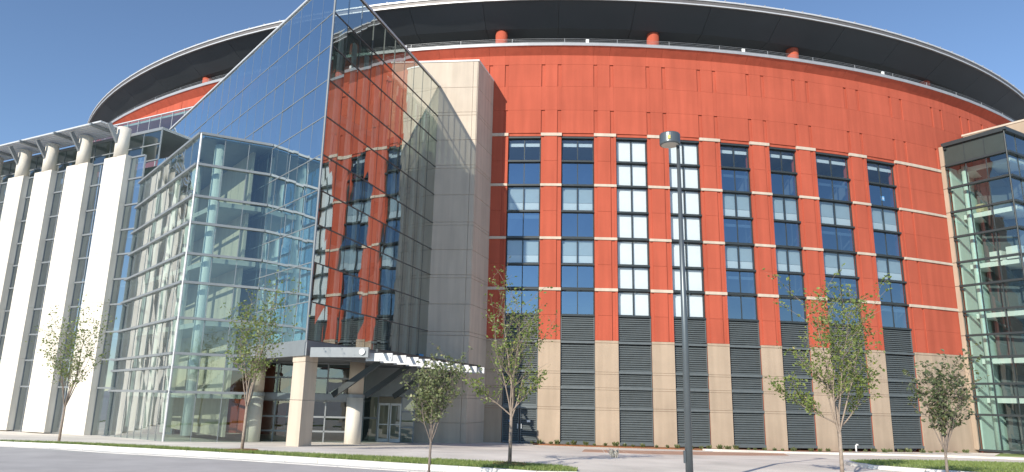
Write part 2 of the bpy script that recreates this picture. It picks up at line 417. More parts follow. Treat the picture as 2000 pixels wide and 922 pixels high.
# red cove flaring out below the coping
def cove(t):
    m_ = MB(); a = R_(t/2)-0.0001
    P = lambda th_, r, z: (r*math.sin(th_), -r*math.cos(th_), z)
    return m_.hexa([P(-a, RD, COVE), P(a, RD, COVE), P(a, RD-.3, COVE), P(-a, RD-.3, COVE), P(-a, RD+.50, COVE+.49), P(a, RD+.50, COVE+.49), P(a, RD-.3, COVE+.49), P(-a, RD-.3, COVE+.49)]).mesh('cove_panel', 'red')
lf = [x for x in lefts]
k = lf[0]-3.33
while k > -66: lf.insert(0, k); k -= 3.33
for i in range(len(lf)-1):
    for (a, b) in ((lf[i], lf[i]+1.02), (lf[i]+1.02, lf[i+1])):
        t = round(b-a, 3); dob('cove_panel', cached(('cove', t), lambda: cove(t)), (a+b)/2, E)
# pilasters below
zp = [(16.22, 18.03), (14.56, 16.22), (12.63, 14.38), (10.82, 12.63), (8.95, 10.64), (7.36, 8.95), (5.55, 7.16), (3.92, 5.55)]
base_rows = [(3.76, 3.92, 0.03), (1.90, 3.76, 0.0), (1.76, 1.90, 0.0), (0.90, 1.76, 0.0), (0.76, 0.90, 0.0), (-0.36, 0.76, 0.0), (-0.50, -0.36, 0.0), (-3.2, -0.50, 0.0)]
pil = [(-6.95, bays[0][0])]+[(bays[i][1], bays[i+1][0]) for i in range(7)]+[(bays[7][1], 25.75)]
for i, (a, b) in enumerate(pil):
    left_groove = i > 0
    for z0, z1 in zp:
        panel(a+(0.20 if left_groove else 0), min(a+1.02, b-0.05), z0, z1, 'red', 'pilaster_panel')
        if b > a+1.3: panel(a+1.22, b, z0, z1, 'red', 'pilaster_panel', gap=0.004)
    for z0, z1 in strings:
        if b-a > 3:
            for q in range(3): panel(a+(b-a)*q/3, a+(b-a)*(q+1)/3, z0, z1, 'pale', 'string_course', 0.06, 0.002)
        else: panel(a, b, z0, z1, 'pale', 'string_course', 0.06, 0.002)
    for z0, z1, pr in base_rows:
        if b-a > 3:
            panel(a, a+1.4, z0, z1, 'cream', 'base_panel', pr+0.012, 0.006); panel(a+1.4, b, z0, z1, 'cream', 'base_panel', pr+0.012, 0.006)
        else: panel(a, b, z0, z1, 'cream', 'base_panel', pr+0.012, 0.006)

# windows: two panes per unit, rails standing proud, blinds behind
wrows = [(16.28, 17.86), (14.56, 16.16), (12.69, 14.40), (10.86, 12.57), (9.01, 10.66), (7.38, 8.89), (5.60, 7.18)]
rails = [17.95, 16.22, 14.48, 12.63, 10.76, 8.95, 7.28, 5.54]
def fbox(x0, x1, r0_, r1_, z0, z1, mb): mb.box(x0, x1, -r1_, -r0_, z0, z1)
for bi, (a, b) in enumerate(bays):
    cth = (a+b)/2; hw = (RD-0.2)*math.sin(R_((b-a)/2))-0.01
    for ri, (z0, z1) in enumerate(wrows):
        f = MB(); rg = RD-0.28
        fbox(-hw, -hw+0.055, rg-0.05, rg+0.05, z0, z1, f); fbox(hw-0.055, hw, rg-0.05, rg+0.05, z0, z1, f)
        fbox(-hw, hw, rg-0.05, rg+0.045, z0, z0+0.04, f); fbox(-hw, hw, rg-0.05, rg+0.045, z1-0.04, z1, f)
        fbox(-0.03, 0.03, rg-0.05, rg+0.03, z0+0.04, z1-0.04, f)
        wo = dob('window', f.mesh('window', 'dark'), cth, E)
        for s in (-1, 1):
            j = [random.uniform(-.004, .004) for _ in range(4)]
            x0, x1 = (-hw+0.055, -0.03) if s < 0 else (0.03, hw-0.055)
            q = MB().quad((x0, -rg+j[0], z0+.04), (x1, -rg+j[1], z0+.04), (x1, -rg+j[2], z1-.04), (x0, -rg+j[3], z1-.04))
            sub('pane', q.mesh('pane', 'g_blind' if bi in (2, 3) else 'g_half' if ri in (0, 2, 4) else 'g_win'), wo)
            X0, X1 = x0+0.02, x1-0.02; h = z1-z0; rb = rg-0.10
            def blind(za, zb, mat, nm='blind'):
                mb = MB(); fbox(X0, X1, rb-0.01, rb, za, zb, mb); sub(nm, mb.mesh(nm, mat), wo)
            if bi in (2, 3): blind(z0+0.06+random.uniform(0, .02), z1-0.06, 'blind')
            elif ri == 0: blind(z1-0.50, z1-0.26, 'blind', 'valance')
            elif ri in (2, 4):
                blind(z0+0.10, z0+0.58, 'blind'); blind(z0+0.60, z1-0.06, 'blind2')
            elif ri in (1, 3, 5) and bi in (4, 6): blind(z1-0.55, z1-0.35, 'blind2', 'valance')
            elif (bi*5+ri*3) % 4 == 1: blind(z1-0.06-0.12*((bi+ri) % 5), z1-0.05, 'blind2')
    for rz_ in rails:
        mb = MB(); fbox(-hw-0.005, hw+0.005, RD-0.34, RD-0.06, rz_-0.06, rz_+0.06, mb)
        dob('rail', mb.mesh('rail', 'dark'), cth, E)

# louvres below the windows
lrows = [(3.94, 5.47), (1.98, 3.66), (0.96, 1.80), (-0.30, 0.80), (-2.50, -0.48)]
pilrows = [3.80, 1.89, 0.88, -0.39]
for bi, (a, b) in enumerate(bays):
    cth = (a+b)/2; hw = (RD-0.2)*math.sin(R_((b-a)/2))-0.01
    for ri, (z0, z1) in enumerate(lrows):
        if bi == 0 and ri in (3, 4): continue
        f = MB(); rg = RD-0.18
        fbox(-hw, -hw+0.05, rg-0.2, rg+0.05, z0, z1, f); fbox(hw-0.05, hw, rg-0.2, rg+0.05, z0, z1, f)
        fbox(-hw+0.05, hw-0.05, rg-0.22, rg-0.2, z0, z1, f)
        lo = dob('louver_panel', f.mesh('louver_panel', 'louver'), cth, E)
        s = MB(); n = max(4, int((z1-z0)/0.135)); p = (z1-z0)/n
        for k in range(n):
            zz = z0+k*p+0.01
            y0, y1 = -(rg+0.035), -(rg-0.10); x0, x1 = -hw+0.05, hw-0.05; t = 0.016
            s.hexa([(x0, y0, zz), (x1, y0, zz), (x1, y1, zz+p*0.85), (x0, y1, zz+p*0.85), (x0, y0, zz+t+.02), (x1, y0, zz+t+.02), (x1, y1, zz+p*0.85+t), (x0, y1, zz+p*0.85+t)])
        so = sub('louver_slats', s.mesh('louver_slats', 'louver'), lo); so['kind'] = 'stuff'
    for rz_ in pilrows+[-2.56]:
        if bi == 0 and rz_ < -1: continue
        mb = MB(); fbox(-hw, hw, RD-0.4, RD-0.02, rz_-0.08, rz_+0.08, mb)
        dob('louver_rail', mb.mesh('louver_rail', 'louver'), cth, E)
    if bi == 0:                                             # upper louvre pair and the service doors of the first bay
        for s_ in (-1, 1):
            x0, x1 = (-hw, -0.03) if s_ < 0 else (0.03, hw)
            for (z0, z1, nm) in ((-0.30, 0.80, 'louver_panel'), (-2.62, -0.48, 'service_door')):
                f = MB(); rg = RD-0.18
                fbox(x0, x0+0.06, rg-0.1, rg+0.05, z0, z1, f); fbox(x1-0.06, x1, rg-0.1, rg+0.05, z0, z1, f)
                fbox(x0+0.06, x1-0.06, rg-0.1, rg+0.05, z0, z0+0.06, f); fbox(x0+0.06, x1-0.06, rg-0.1, rg+0.05, z1-0.06, z1, f)
                fbox(x0+0.06, x1-0.06, rg-0.12, rg-0.1, z0, z1, f)
                lo = dob(nm, f.mesh(nm, 'louver'), cth, E)
                s = MB(); n = int((z1-z0)/0.135); p = (z1-z0-.12)/n
                for k in range(n):
                    zz = z0+.06+k*p; y0, y1 = -(rg+0.03), -(rg-0.08)
                    s.hexa([(x0+.06, y0, zz), (x1-.06, y0, zz), (x1-.06, y1, zz+p*.85), (x0+.06, y1, zz+p*.85), (x0+.06, y0, zz+.03), (x1-.06, y0, zz+.03), (x1-.06, y1, zz+p*.85+.015), (x0+.06, y1, zz+p*.85+.015)])
                so = sub('louver_slats', s.mesh('louver_slats', 'louver'), lo); so['kind'] = 'stuff'
                if nm == 'service_door':
                    hb = MB(); hx = -0.12 if s_ < 0 else 0.12
                    fbox(hx-0.025, hx+0.025, rg+0.05, rg+0.10, -1.75, -1.45, hb); sub('door_handle', hb.mesh('door_handle', 'lightmetal'), lo)
                    sg = MB(); fbox((x0+x1)/2-0.11, (x0+x1)/2+0.11, rg+0.045, rg+0.056, -1.35, -1.22, sg); sub('door_plate', sg.mesh('door_plate', 'blue' if s_ < 0 else 'white'), lo)
# small chevron notice in one upper window of the last bay
sg = MB(); fbox(-0.05, 0.27, RD-0.275, RD-0.268, 15.02, 15.36, sg); so = dob('window_notice', sg.mesh('window_notice', 'blue'), 19.59, E)
ch = MB()
for dx in (0.02, 0.12):
    for (za, zb) in ((15.10, 15.19), (15.28, 15.19)):
        ch.bar((dx, -(RD-0.262), za), (dx+0.08, -(RD-0.262), zb), 0.004, 0.03)
sub('chevron', ch.mesh('chevron', 'white'), so)

# floors and rooms behind the windows
m = MB()
for z in (17.95, 14.48, 10.76, 7.28, 3.7): m.wedge(-7, 22, RD-7, RD-0.75, z-0.15+E, z+0.15+E, 10)
dob('floor_slab', m.mesh('floor_slab', 'slab'))
m = MB(); m.wedge(-7, 22, RD-7.3, RD-7, E-3, 18+E, 10); dob('interior_wall', m.mesh('interior_wall', 'interior'))
m = MB()
for a, b in pil: m.wedge((a+b)/2-0.06, (a+b)/2+0.06, RD-6.9, RD-0.72, 3.85+E, 17.8+E)
dob('partition', m.mesh('partition', 'interior'))

# coping, terrace, roof
m = MB(); m.wedge(-100, 100, RD-0.75, RD+0.56, COVE+.49+E, COVE+.49+0.23+E, 90); dob('coping', m.mesh('coping', 'coping'))
m = MB(); m.wedge(-100, 100, 60.2, RD-0.75, TOPZ-0.8+E, TOPZ-0.5+E, 60); dob('terrace', m.mesh('terrace', 'slab'))
m = MB(); m.wedge(-120, 120, 59.6, 60.2, TOPZ-0.8+E, 28.0+E, 60); dob('clerestory_wall', m.mesh('clerestory_wall', 'grey'))
m = MB()
for z in (24.98, 25.09, 25.20, 25.31): m.wedge(-70, 70, RD+0.28, RD+0.29, z+E, z+0.012+E, 90)
dob('railing_cable', m.mesh('railing_cable', 'coping'))
pm = MB().box(-0.014, 0.014, -(RD+0.30), -(RD+0.27), TOPZ-.15, 25.32).mesh('railing_post', 'coping')
for k in range(-20, 21): dob('railing_post', pm, k*3.33+1.2, E)
bm_ = MB().box(-0.11, 0.11, -(RD+0.40), -(RD+0.31), 24.89, 25.22).mesh('floodlight', 'white')
for a in (-12.5, -0.7, 9.45, 20.2): dob('floodlight', bm_, a, E)
cm = MB().tube([(0, -62.0, TOPZ-0.3), (0, -62.0, 27.8)], 0.47, 20).mesh('roof_column', 'red', True)
for a in (-43, -32.4, -17.5, -6.47, 4.17, 14.8, 28.1, 39): dob('roof_column', cm, a, E)
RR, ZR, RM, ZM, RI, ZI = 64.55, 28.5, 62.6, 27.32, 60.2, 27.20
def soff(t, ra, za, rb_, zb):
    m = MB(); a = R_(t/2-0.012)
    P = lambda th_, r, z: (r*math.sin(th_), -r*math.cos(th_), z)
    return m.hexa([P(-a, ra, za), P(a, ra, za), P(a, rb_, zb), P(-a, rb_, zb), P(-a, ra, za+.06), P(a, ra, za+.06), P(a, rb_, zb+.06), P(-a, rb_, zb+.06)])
roof = MB()
for i in range(96):
    a, b = R_(-120+2.5*i), R_(-120+2.5*(i+1))
    P = lambda t, r, z: (r*math.sin(t), -r*math.cos(t), z+E)
    roof.quad(P(a, RR, ZR+.10), P(b, RR, ZR+.10), P(b, RM, ZM+.12), P(a, RM, ZM+.12))
    roof.quad(P(a, RM, ZM+.12), P(b, RM, ZM+.12), P(b, RI, ZI+.12), P(a, RI, ZI+.12))
    roof.quad(P(a, RR+.05, ZR+.42), P(b, RR+.05, ZR+.42), P(b, 30, 33), P(a, 30, 33)); n = len(roof.v)
    roof.v += [P(a, 30, 33), P(b, 30, 33), (0, 0, 36+E)]; roof.f.append((n, n+1, n+2))
ro_ = dob('roof', roof.mesh('roof', 'fascia'))
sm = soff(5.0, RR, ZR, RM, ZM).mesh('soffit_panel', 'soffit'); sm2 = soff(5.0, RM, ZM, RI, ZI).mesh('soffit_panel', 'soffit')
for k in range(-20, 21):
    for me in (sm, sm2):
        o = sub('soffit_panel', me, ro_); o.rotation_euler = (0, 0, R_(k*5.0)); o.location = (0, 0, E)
m = MB(); m.wedge(-110, 110, RR-0.05, RR+0.10, ZR-0.02+E, ZR+0.40+E, 120); sub('fascia', m.mesh('fascia', 'fascia'), ro_)
m = MB(); m.wedge(-110, 110, RR+0.10, RR+0.16, ZR-0.05+E, ZR+0.03+E, 120); sub('drip_edge', m.mesh('drip_edge', 'lightmetal'), ro_)
m = MB(); m.wedge(-110, 110, RR+0.10, RR+0.18, ZR+0.33+E, ZR+0.44+E, 120); sub('roof_edge_trim', m.mesh('roof_edge_trim', 'lightmetal'), ro_)
clip = MB().box(-0.04, 0.04, -(RR+0.19), -(RR+0.02), ZR+0.43, ZR+0.52).mesh('snow_clip', 'coping')
for k in range(-60, 61):
    o = sub('snow_clip', clip, ro_); o.rotation_euler = (0, 0, R_(k*1.4)); o.location = (0, 0, E)

# ------------------------------------------------------------------ generic curtain wall face
def glazed(par, p0, azm, length, zs, ncol, side, mat, cap=(0.10, 0.10), vcap=(0.04, 0.02), skip=None, opaque=None, capmat='dark', jit=0.006, wide_cols=None):
    """glass face from p0 along azimuth azm; side +1: outside lies to the right of the run, -1: to the left"""
    u = U(azm); rz = math.pi/2-R_(azm); wd = length/ncol
    so_ = -1 if side > 0 else 1               # outward in local y
    for c in range(ncol):
        for r in range(len(zs)-1):
            if skip and skip(c, r): continue
            z1, z0 = zs[r], zs[r+1]; h = z1-z0
            vi = random.randrange(5); key = ('pane', round(wd, 3), round(h, 3), mat if not (opaque and opaque(c, r)) else opaque(c, r), vi, jit)
            mt = key[3]
            def mk():
                j = [random.uniform(-jit, jit) for _ in range(4)]
                g = 0.012
                return MB().quad((g, j[0], g), (wd-g, j[1], g), (wd-g, j[2], h-g), (g, j[3], h-g)).mesh('pane', mt)
            p = Vector(p0)+u*(wd*c); ob('pane', cached(key, mk), par, (p.x, p.y, z0+E), rz)
    for z in zs:
        me = cached(('cap', round(length, 3), cap, side, capmat), lambda: MB().box(-0.0, length, min(so_*cap[1], -so_*0.05), max(so_*cap[1], -so_*0.05), -cap[0]/2, cap[0]/2).mesh('transom', capmat))
        ob('transom', me, par, (p0[0], p0[1], z+E), rz)
    H = zs[0]-zs[-1]
    for c in range(ncol+1):
        me = cached(('vcap', round(H, 3), vcap, side, capmat), lambda: MB().box(-vcap[0]/2, vcap[0]/2, min(so_*vcap[1], -so_*0.06), max(so_*vcap[1], -so_*0.06), 0, H).mesh('mullion', capmat))
        p = Vector(p0)+u*(wd*c); ob('mullion', me, par, (p.x, p.y, zs[-1]+E), rz)

# ------------------------------------------------------------------ cream service tower (box between atrium and drum)
bx = thing('service_tower', 'tall cream precast tower standing between the glass atrium and the red drum', 'building', (-5, 44.5, 0))
FL, FR = Vector((-8.4, 44.70, 0)), Vector((-2.53, 44.08, 0)); BR = Vector((-1.45, 47.6, 0))
core = MB().prism([(FL.x, FL.y+.05), (FR.x-.05, FR.y+.06), (BR.x-.05, BR.y), (-7.2, 48.2)], -0.6, 22.12+E)
ob('core_wall', core.mesh('core_wall', 'pale'), bx)
jz = [22.19, 20.32, 18.55, 18.33, 16.60, 14.86, 14.65, 12.84, 11.03, 10.83, 9.22, 7.61, 7.41, 5.76, 4.05, 3.82, 2.0, 0.25, 0.05, -1.4, -3.1]
fa = math.atan2(FR.y-FL.y, FR.x-FL.x); flen = (FR-FL).length; sa = math.atan2(BR.y-FR.y, BR.x-FR.x); slen = (BR-FR).length
for i in range(len(jz)-1):
    z1, z0 = jz[i]-.007, jz[i+1]+.007; h = round(z1-z0, 3)
    d = 0.05
    p = FL; ob('panel', cached(('bf', h), lambda: chamfer_box(flen-0.30, d, h).mesh('panel', 'pale')), bx, (p.x, p.y, z0+E), fa)
    p = FL+(FR-FL)*((flen-0.285)/flen); ob('corner_panel', cached(('bc', h), lambda: chamfer_box(0.285, d, h).mesh('corner_panel', 'pale')), bx, (p.x, p.y, z0+E), fa)
    p = FR; ob('panel', cached(('bs', h), lambda: chamfer_box(slen, d, h).mesh('panel', 'pale')), bx, (p.x, p.y, z0+E), sa)
cp = MB().prism([(FL.x-.1, FL.y-.1), (FR.x+.08, FR.y-.1), (BR.x+.08, BR.y), (-7.2, 48.2)], 22.19+E, 22.30+E)
ob('coping', cp.mesh('coping', 'white'), bx)

# ------------------------------------------------------------------ glass atrium (wedge)
K = Vector((-8.92, 31.45, 0)); AR, AL = 16.5, -40.0
atr = thing('glass_atrium', 'tall sharp cornered glass atrium wedge over the entrance, blue and mirror panes', 'building', K)
az_rows = [20.40, 18.30, 16.55, 14.75, 12.88, 10.98, 9.26, 7.62, 5.87, 4.08, 2.38]
LR, LL = 13.45, 31.4
glazed(atr, K, AR, LR, az_rows, 10, 1, 'g_mirror', cap=(0.05, 0.03), vcap=(0.016, 0.008), capmat='frame', jit=0.009)
glazed(atr, K, AL, LL, az_rows, 23, -1, 'g_blue', cap=(0.04, 0.02), vcap=(0.014, 0.006), capmat='grey', jit=0.012)
PRt, PLt = K+U(AR)*LR, K+U(AL)*LL
ob('corner_post', MB().tube([(K.x, K.y, 2.3+E), (K.x, K.y, 20.45+E)], 0.04, 8).mesh('corner_post', 'grey'), atr)
m = MB()
m.bar((K.x, K.y, 20.45+E), (PRt.x, PRt.y, 20.45+E), 0.16, 0.10); m.bar((K.x, K.y, 20.45+E), (PLt.x, PLt.y, 20.45+E), 0.16, 0.10)
ob('coping', m.mesh('coping', 'lightmetal'), atr)
Kin = K+Vector((0.0, 0.6, 0))
inner = [(Kin.x, Kin.y), (PRt.x-0.3, PRt.y), (-8.6, 46.5), (PLt.x+14, PLt.y+2), (PLt.x+0.6, PLt.y)]
ob('roof', MB().prism(inner, 18.0+E, 18.25+E).mesh('roof', 'g_clear'), atr)
for z in (14.6, 11.0, 7.5, 3.9):
    q = [(K.x-0.6, K.y+4.2), (K.x+1.2, K.y+7.5), (-7.0, 44.2), (-8.6, 46.5), (PLt.x+14, PLt.y+2), (PLt.x+1.6, PLt.y)]
    ob('floor_slab', MB().prism(q, z-0.2+E, z+0.15+E).mesh('floor_slab', 'slab'), atr)
# vertical steel posts behind the glass
for k in range(1, 10):
    p = K+U(AR)*(LR*k/10)+Vector((-math.cos(R_(AR)), math.sin(R_(AR)), 0))*0.30
    ob('post', cached(('postR',), lambda: MB().box(-0.06, 0.06, -0.16, 0.16, 0, 15.6).mesh('post', 'white')), atr, (p.x, p.y, 2.4+E), math.pi/2-R_(AR)+math.pi/2)
for k in range(1, 23, 2):
    p = K+U(AL)*(LL*k/23)+Vector((math.cos(R_(AL)), -math.sin(R_(AL)), 0))*0.45
    ob('post', cached(('postL',), lambda: MB().tube([(0, 0, 0), (0, 0, 15.6)], 0.13, 10).mesh('post', 'steel', True)), atr, (p.x, p.y, 2.4+E))
for (x, y) in ((-9.6, 35.6), (-8.2, 40.2), (-13.6, 39.5), (-17.6, 44.3)):
    ob('round_column', cached(('rc',), lambda: MB().tube([(0, 0, 0), (0, 0, 15.6)], 0.32, 18).mesh('round_column', 'pale', True)), atr, (x, y, 2.4+E))
# stair flights inside, seen as dark diagonals
m = MB()
for z in (2.5, 5.9, 9.4, 13.0):
    m.bar((-8.3, 37.0, z+E), (-6.6, 42.6, z+3.3+E), 0.9, 0.28)
ob('stair_flight', m.mesh('stair_flight', 'interior_dark'), atr)
# fascia and underside
J = K+U(AL)*8.2
m = MB()
for (a, b) in ((K, PRt), (K, J)):
    m.bar((a.x, a.y, 2.04+E), (b.x, b.y, 2.04+E), 0.10, 0.66)
ob('fascia', m.mesh('fascia', 'grey'), atr)
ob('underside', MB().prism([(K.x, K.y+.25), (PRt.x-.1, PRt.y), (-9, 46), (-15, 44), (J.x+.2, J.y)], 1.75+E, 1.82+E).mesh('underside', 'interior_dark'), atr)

# ------------------------------------------------------------------ glass wing in front of the atrium's left side
W0 = Vector((-16.14, 34.69, 0)); wg = thing('glass_wing', 'lower clear glass wing with dark horizontal rails left of the atrium', 'building', W0)
wz = [13.08, 11.42, 9.74, 8.35, 6.77, 5.33, 3.57, 1.86, 1.20, 0.05, -2.60]
glazed(wg, W0, 63.0, 3.55, wz, 3, 1, 'g_clear', cap=(0.12, 0.14), vcap=(0.03, 0.015), capmat='grey')
glazed(wg, W0, -40.3, 12.1, wz, 9, -1, 'g_clear', cap=(0.12, 0.14), vcap=(0.03, 0.015), capmat='grey')
ob('corner_post', MB().tube([(W0.x, W0.y, -2.4+E), (W0.x, W0.y, 13.1+E)], 0.05, 8).mesh('corner_post', 'lightmetal'), wg)
We = W0+U(-40.3)*12.1; Wr = W0+U(63)*3.55
q = [(W0.x+.1, W0.y+.2), (Wr.x-.1, Wr.y+.1), (We.x+3.2, We.y+2.2), (We.x+.2, We.y+.1)]
ob('roof', MB().prism(q, 12.9+E, 13.0+E).mesh('roof', 'grey'), wg)
for z in (9.72, 6.75, 3.55, 0.02):
    q2 = [(W0.x+.9, W0.y+1.0), (Wr.x-.4, Wr.y+.3), (We.x+3.0, We.y+2.0), (We.x+.9, We.y+.1)]
    ob('floor_slab', MB().prism(q2, z-0.25+E, z+E).mesh('floor_slab', 'slab'), wg)
for d in (0.6, 4.2, 7.8, 11.4):
    p = W0+U(-40.3)*d+Vector((1.0, 0.55, 0)); ob('round_column', cached(('wc',), lambda: MB().tube([(0, 0, 0), (0, 0, 14.8)], 0.26, 16).mesh('round_column', 'white', True)), wg, (p.x, p.y, -2.0+E))
pb = [(Wr.x-1.2, Wr.y+0.6), (We.x+2.8, We.y+1.9)]
m = MB().bar((pb[0][0], pb[0][1], 5.4+E), (pb[1][0], pb[1][1], 5.4+E), 0.15, 15.0); ob('back_wall', m.mesh('back_wall', 'pale'), wg)

# ------------------------------------------------------------------ pale pilaster wing at far left
FPa = -63.0; F0 = Vector((-23.9, 43.95, 0))
pw = thing('pilaster_wing', 'pale wing with tall white pilasters and a slatted eave at far left', 'building', F0)
uF = U(FPa); nF = Vector((-math.cos(R_(FPa)), math.sin(R_(FPa)), 0)); nF = nF if nF.y < 0 else -nF
rzF = math.pi/2-R_(FPa)
spans = [(1.35, 3.55), (5.3, 7.65), (9.35, 11.35), (12.7, 14.6), (16.3, 18.4), (20.0, 22.2), (23.8, 26.0)]
def pbox(d0, d1, o0, o1, z0, z1, mb):       # along, outward, height
    a = F0+uF*d0; b = F0+uF*d1
    p = [a+nF*o1, b+nF*o1, b+nF*o0, a+nF*o0]
    mb.hexa([(v.x, v.y, z0+E) for v in p]+[(v.x, v.y, z1+E) for v in p]); return mb
zsg = [15.0, 13.5, 11.75, 10.1, 8.5, 6.9, 5.3, 3.6, 1.9, 0.2, -2.7]
for i, (a, b) in enumerate(spans):
    for j in range(len(zsg)-1):
        if j % 2 == 0:
            z1, z0 = zsg[j]+.1, zsg[min(j+2, len(zsg)-1)]+.112
            ob('pilaster_panel', pbox(a, (a+b)/2-.004, -0.3, 0.45, z0, z1, MB()).mesh('pilaster_panel', 'white_precast'), pw)
            ob('pilaster_panel', pbox((a+b)/2+.004, b, -0.3, 0.45, z0, z1, MB()).mesh('pilaster_panel', 'white_precast'), pw)
    cpos = F0+uF*((a+b)/2)+nF*0.1
    ob('round_column', cached(('pc',), lambda: MB().tube([(0, 0, 0), (0, 0, 2.1)], 0.42, 18).mesh('round_column', 'white_precast', True)), pw, (cpos.x, cpos.y, 15.1+E))
    o = F0+uF*((a+b)/2); t = o+nF*1.2
    ob('bracket', MB().bar((o.x, o.y, 15.5+E), (t.x, t.y, 17.2+E), 0.18, 0.25).mesh('bracket', 'grey'), pw)
prev = 0.0
for i, (a, b) in enumerate(spans):
    s0 = F0+uF*prev
    n = 1 if a-prev < 1.6 else 2
    glazed(pw, s0, FPa, a-prev, zsg, n, -1, 'g_pilaster', cap=(0.10, 0.08), vcap=(0.05, 0.04), capmat='grey')
    prev = b
# glass set back above the shoulders and the eave
s0 = F0-nF*0.9; glazed(pw, s0, FPa, 26.0, [17.1, 16.1, 15.0], 15, -1, 'g_clear', cap=(0.08, 0.06), vcap=(0.04, 0.03), capmat='grey')
for k in range(10):
    o0 = -0.8+k*0.22
    ob('eave_slat', pbox(3.2, 27.0, o0, o0+0.13, 17.35, 17.45, MB()).mesh('eave_slat', 'lightmetal'), pw)
for d in (4.0, 8.0, 12.0, 16.0, 20.0, 24.0): ob('eave_beam', pbox(d-.08, d+.08, -0.9, 1.5, 17.16, 17.34, MB()).mesh('eave_beam', 'grey'), pw)
m = MB(); pbox(0.3, 26.5, -5.0, -4.8, -2.7, 16.5, m); ob('back_wall', m.mesh('back_wall', 'interior'), pw)
for z in (13.4, 10.0, 6.8, 3.5): ob('floor_slab', pbox(0.4, 26.4, -4.7, -0.5, z-.3, z, MB()).mesh('floor_slab', 'slab'), pw)
ob('roof', pbox(0.0, 26.5, -5.0, -0.9, 17.12, 17.3, MB()).mesh('roof', 'grey'), pw)

# ------------------------------------------------------------------ glass link rising behind the left wings
H0 = Vector((-25.3, 53.0, 0)); lk = thing('glass_link', 'pale glass wall rising behind the left wings, below the roof edge', 'building', H0)
glazed(lk, H0, -63, 14.0, [22.3, 20.6, 18.9, 17.2, 15.5, 13.8], 10, -1, 'g_clear', cap=(0.08, 0.05), vcap=(0.03, 0.02), capmat='lightmetal')
e = H0+U(-63)*14
nb = Vector((0.45, 0.89, 0))
ob('roof', MB().prism([(H0.x+.1, H0.y+.1), (H0.x+3, H0.y+5), (e.x+3, e.y+5), (e.x+.1, e.y+.15)], 22.0+E, 22.2+E).mesh('roof', 'lightmetal'), lk)
ob('wall', MB().bar((H0.x+2.6, H0.y+4.6, 9.6+E), (e.x+2.6, e.y+4.6, 9.6+E), 0.3, 24.5).mesh('wall', 'pale'), lk)

# ------------------------------------------------------------------ glass stair tower at right
T0 = Vector((33.75, 52.70, 0)); TC = Vector((35.99, 49.05, 0)); TA = -32.0
tw = thing('stair_tower', 'square glass stair tower with dark rails at the right edge of the drum', 'building', TC)
tz = [20.12, 18.48, 16.66, 14.75, 12.80, 10.83, 9.04, 7.11, 5.35, 3.75, 1.87, 0.95, -0.30, -2.75]
tl = (TC-T0).length; a_ = math.degrees(math.atan2(T0.x-TC.x, T0.y-TC.y))
MS = lambda c, r: 'dark_spandrel' if r == 0 else None
M['dark_spandrel'] = solid('dark_spandrel', (0.05, 0.065, 0.06), 0.35, var=0.08)
glazed(tw, TC, a_, tl, tz, 3, -1, 'g_tower', cap=(0.15, 0.20), vcap=(0.05, 0.03), opaque=MS)
glazed(tw, TC, 60.0, 9.0, tz, 6, 1, 'g_tower', cap=(0.15, 0.20), vcap=(0.05, 0.03))
ob('corner_post', MB().tube([(TC.x, TC.y, -2.8+E), (TC.x, TC.y, 20.1+E)], 0.06, 8).mesh('corner_post', 'dark'), tw)
TE = TC+U(60)*9.0; TD = T0+U(60)*9.0
ob('roof', MB().prism([(TC.x-.05, TC.y-.25), (TE.x, TE.y-.2), (TD.x, TD.y), (T0.x-.2, T0.y)], 20.14+E, 20.36+E).mesh('roof', 'dark'), tw)
jm = T0+(T0-TC).normalized()*0.05
ob('jamb', MB().bar((jm.x-.05, jm.y+.12, 8.6+E), (jm.x-.05, jm.y+.11, 8.601+E), 0.1, 0.1).mesh('jamb', 'cream'), tw) if False else None
for z0, z1 in [(tz[i+1], tz[i]) for i in range(len(tz)-1)]:
    d = (T0-TC).normalized()
    p = T0+d*0.16
    ob('jamb_panel', MB().bar((p.x, p.y, z0+.02+E), (p.x, p.y, z1-.02+E), 0.34, 0.30, up=(d.x, d.y, 0)).mesh('jamb_panel', 'cream'), tw)
    ob('bracket', MB().box(-.05, .05, -.12, .12, -.07, .07).mesh('bracket', 'dark'), tw, (T0.x-.05, T0.y-.15, z1-.25+E), 0.3)
inn = Vector((math.sin(R_(60)), math.cos(R_(60)), 0)); bk_ = (T0-TC).normalized()
def tp(i, b): v = TC+inn*i+bk_*b; return (v.x, v.y)
for z in (18.4, 14.7, 10.8, 7.05, 3.7, 0.9):
    ob('floor_slab', MB().prism([tp(1.3, 0.4), tp(8.6, 0.4), tp(8.6, tl-.2), tp(1.3, tl-.2)], z-0.35+E, z+E).mesh('floor_slab', 'white'), tw)
ob('side_wall', MB().prism([tp(0.35, tl-.12), tp(8.8, tl-.12), tp(8.8, tl), tp(0.35, tl)], -2.8+E, 18.4+E).mesh('side_wall', 'teal'), tw)
ob('back_wall', MB().prism([tp(6.2, 0.3), tp(6.4, 0.3), tp(6.4, tl-.15), tp(6.2, tl-.15)], -2.8+E, 18.4+E).mesh('back_wall', 'interior_dark'), tw)
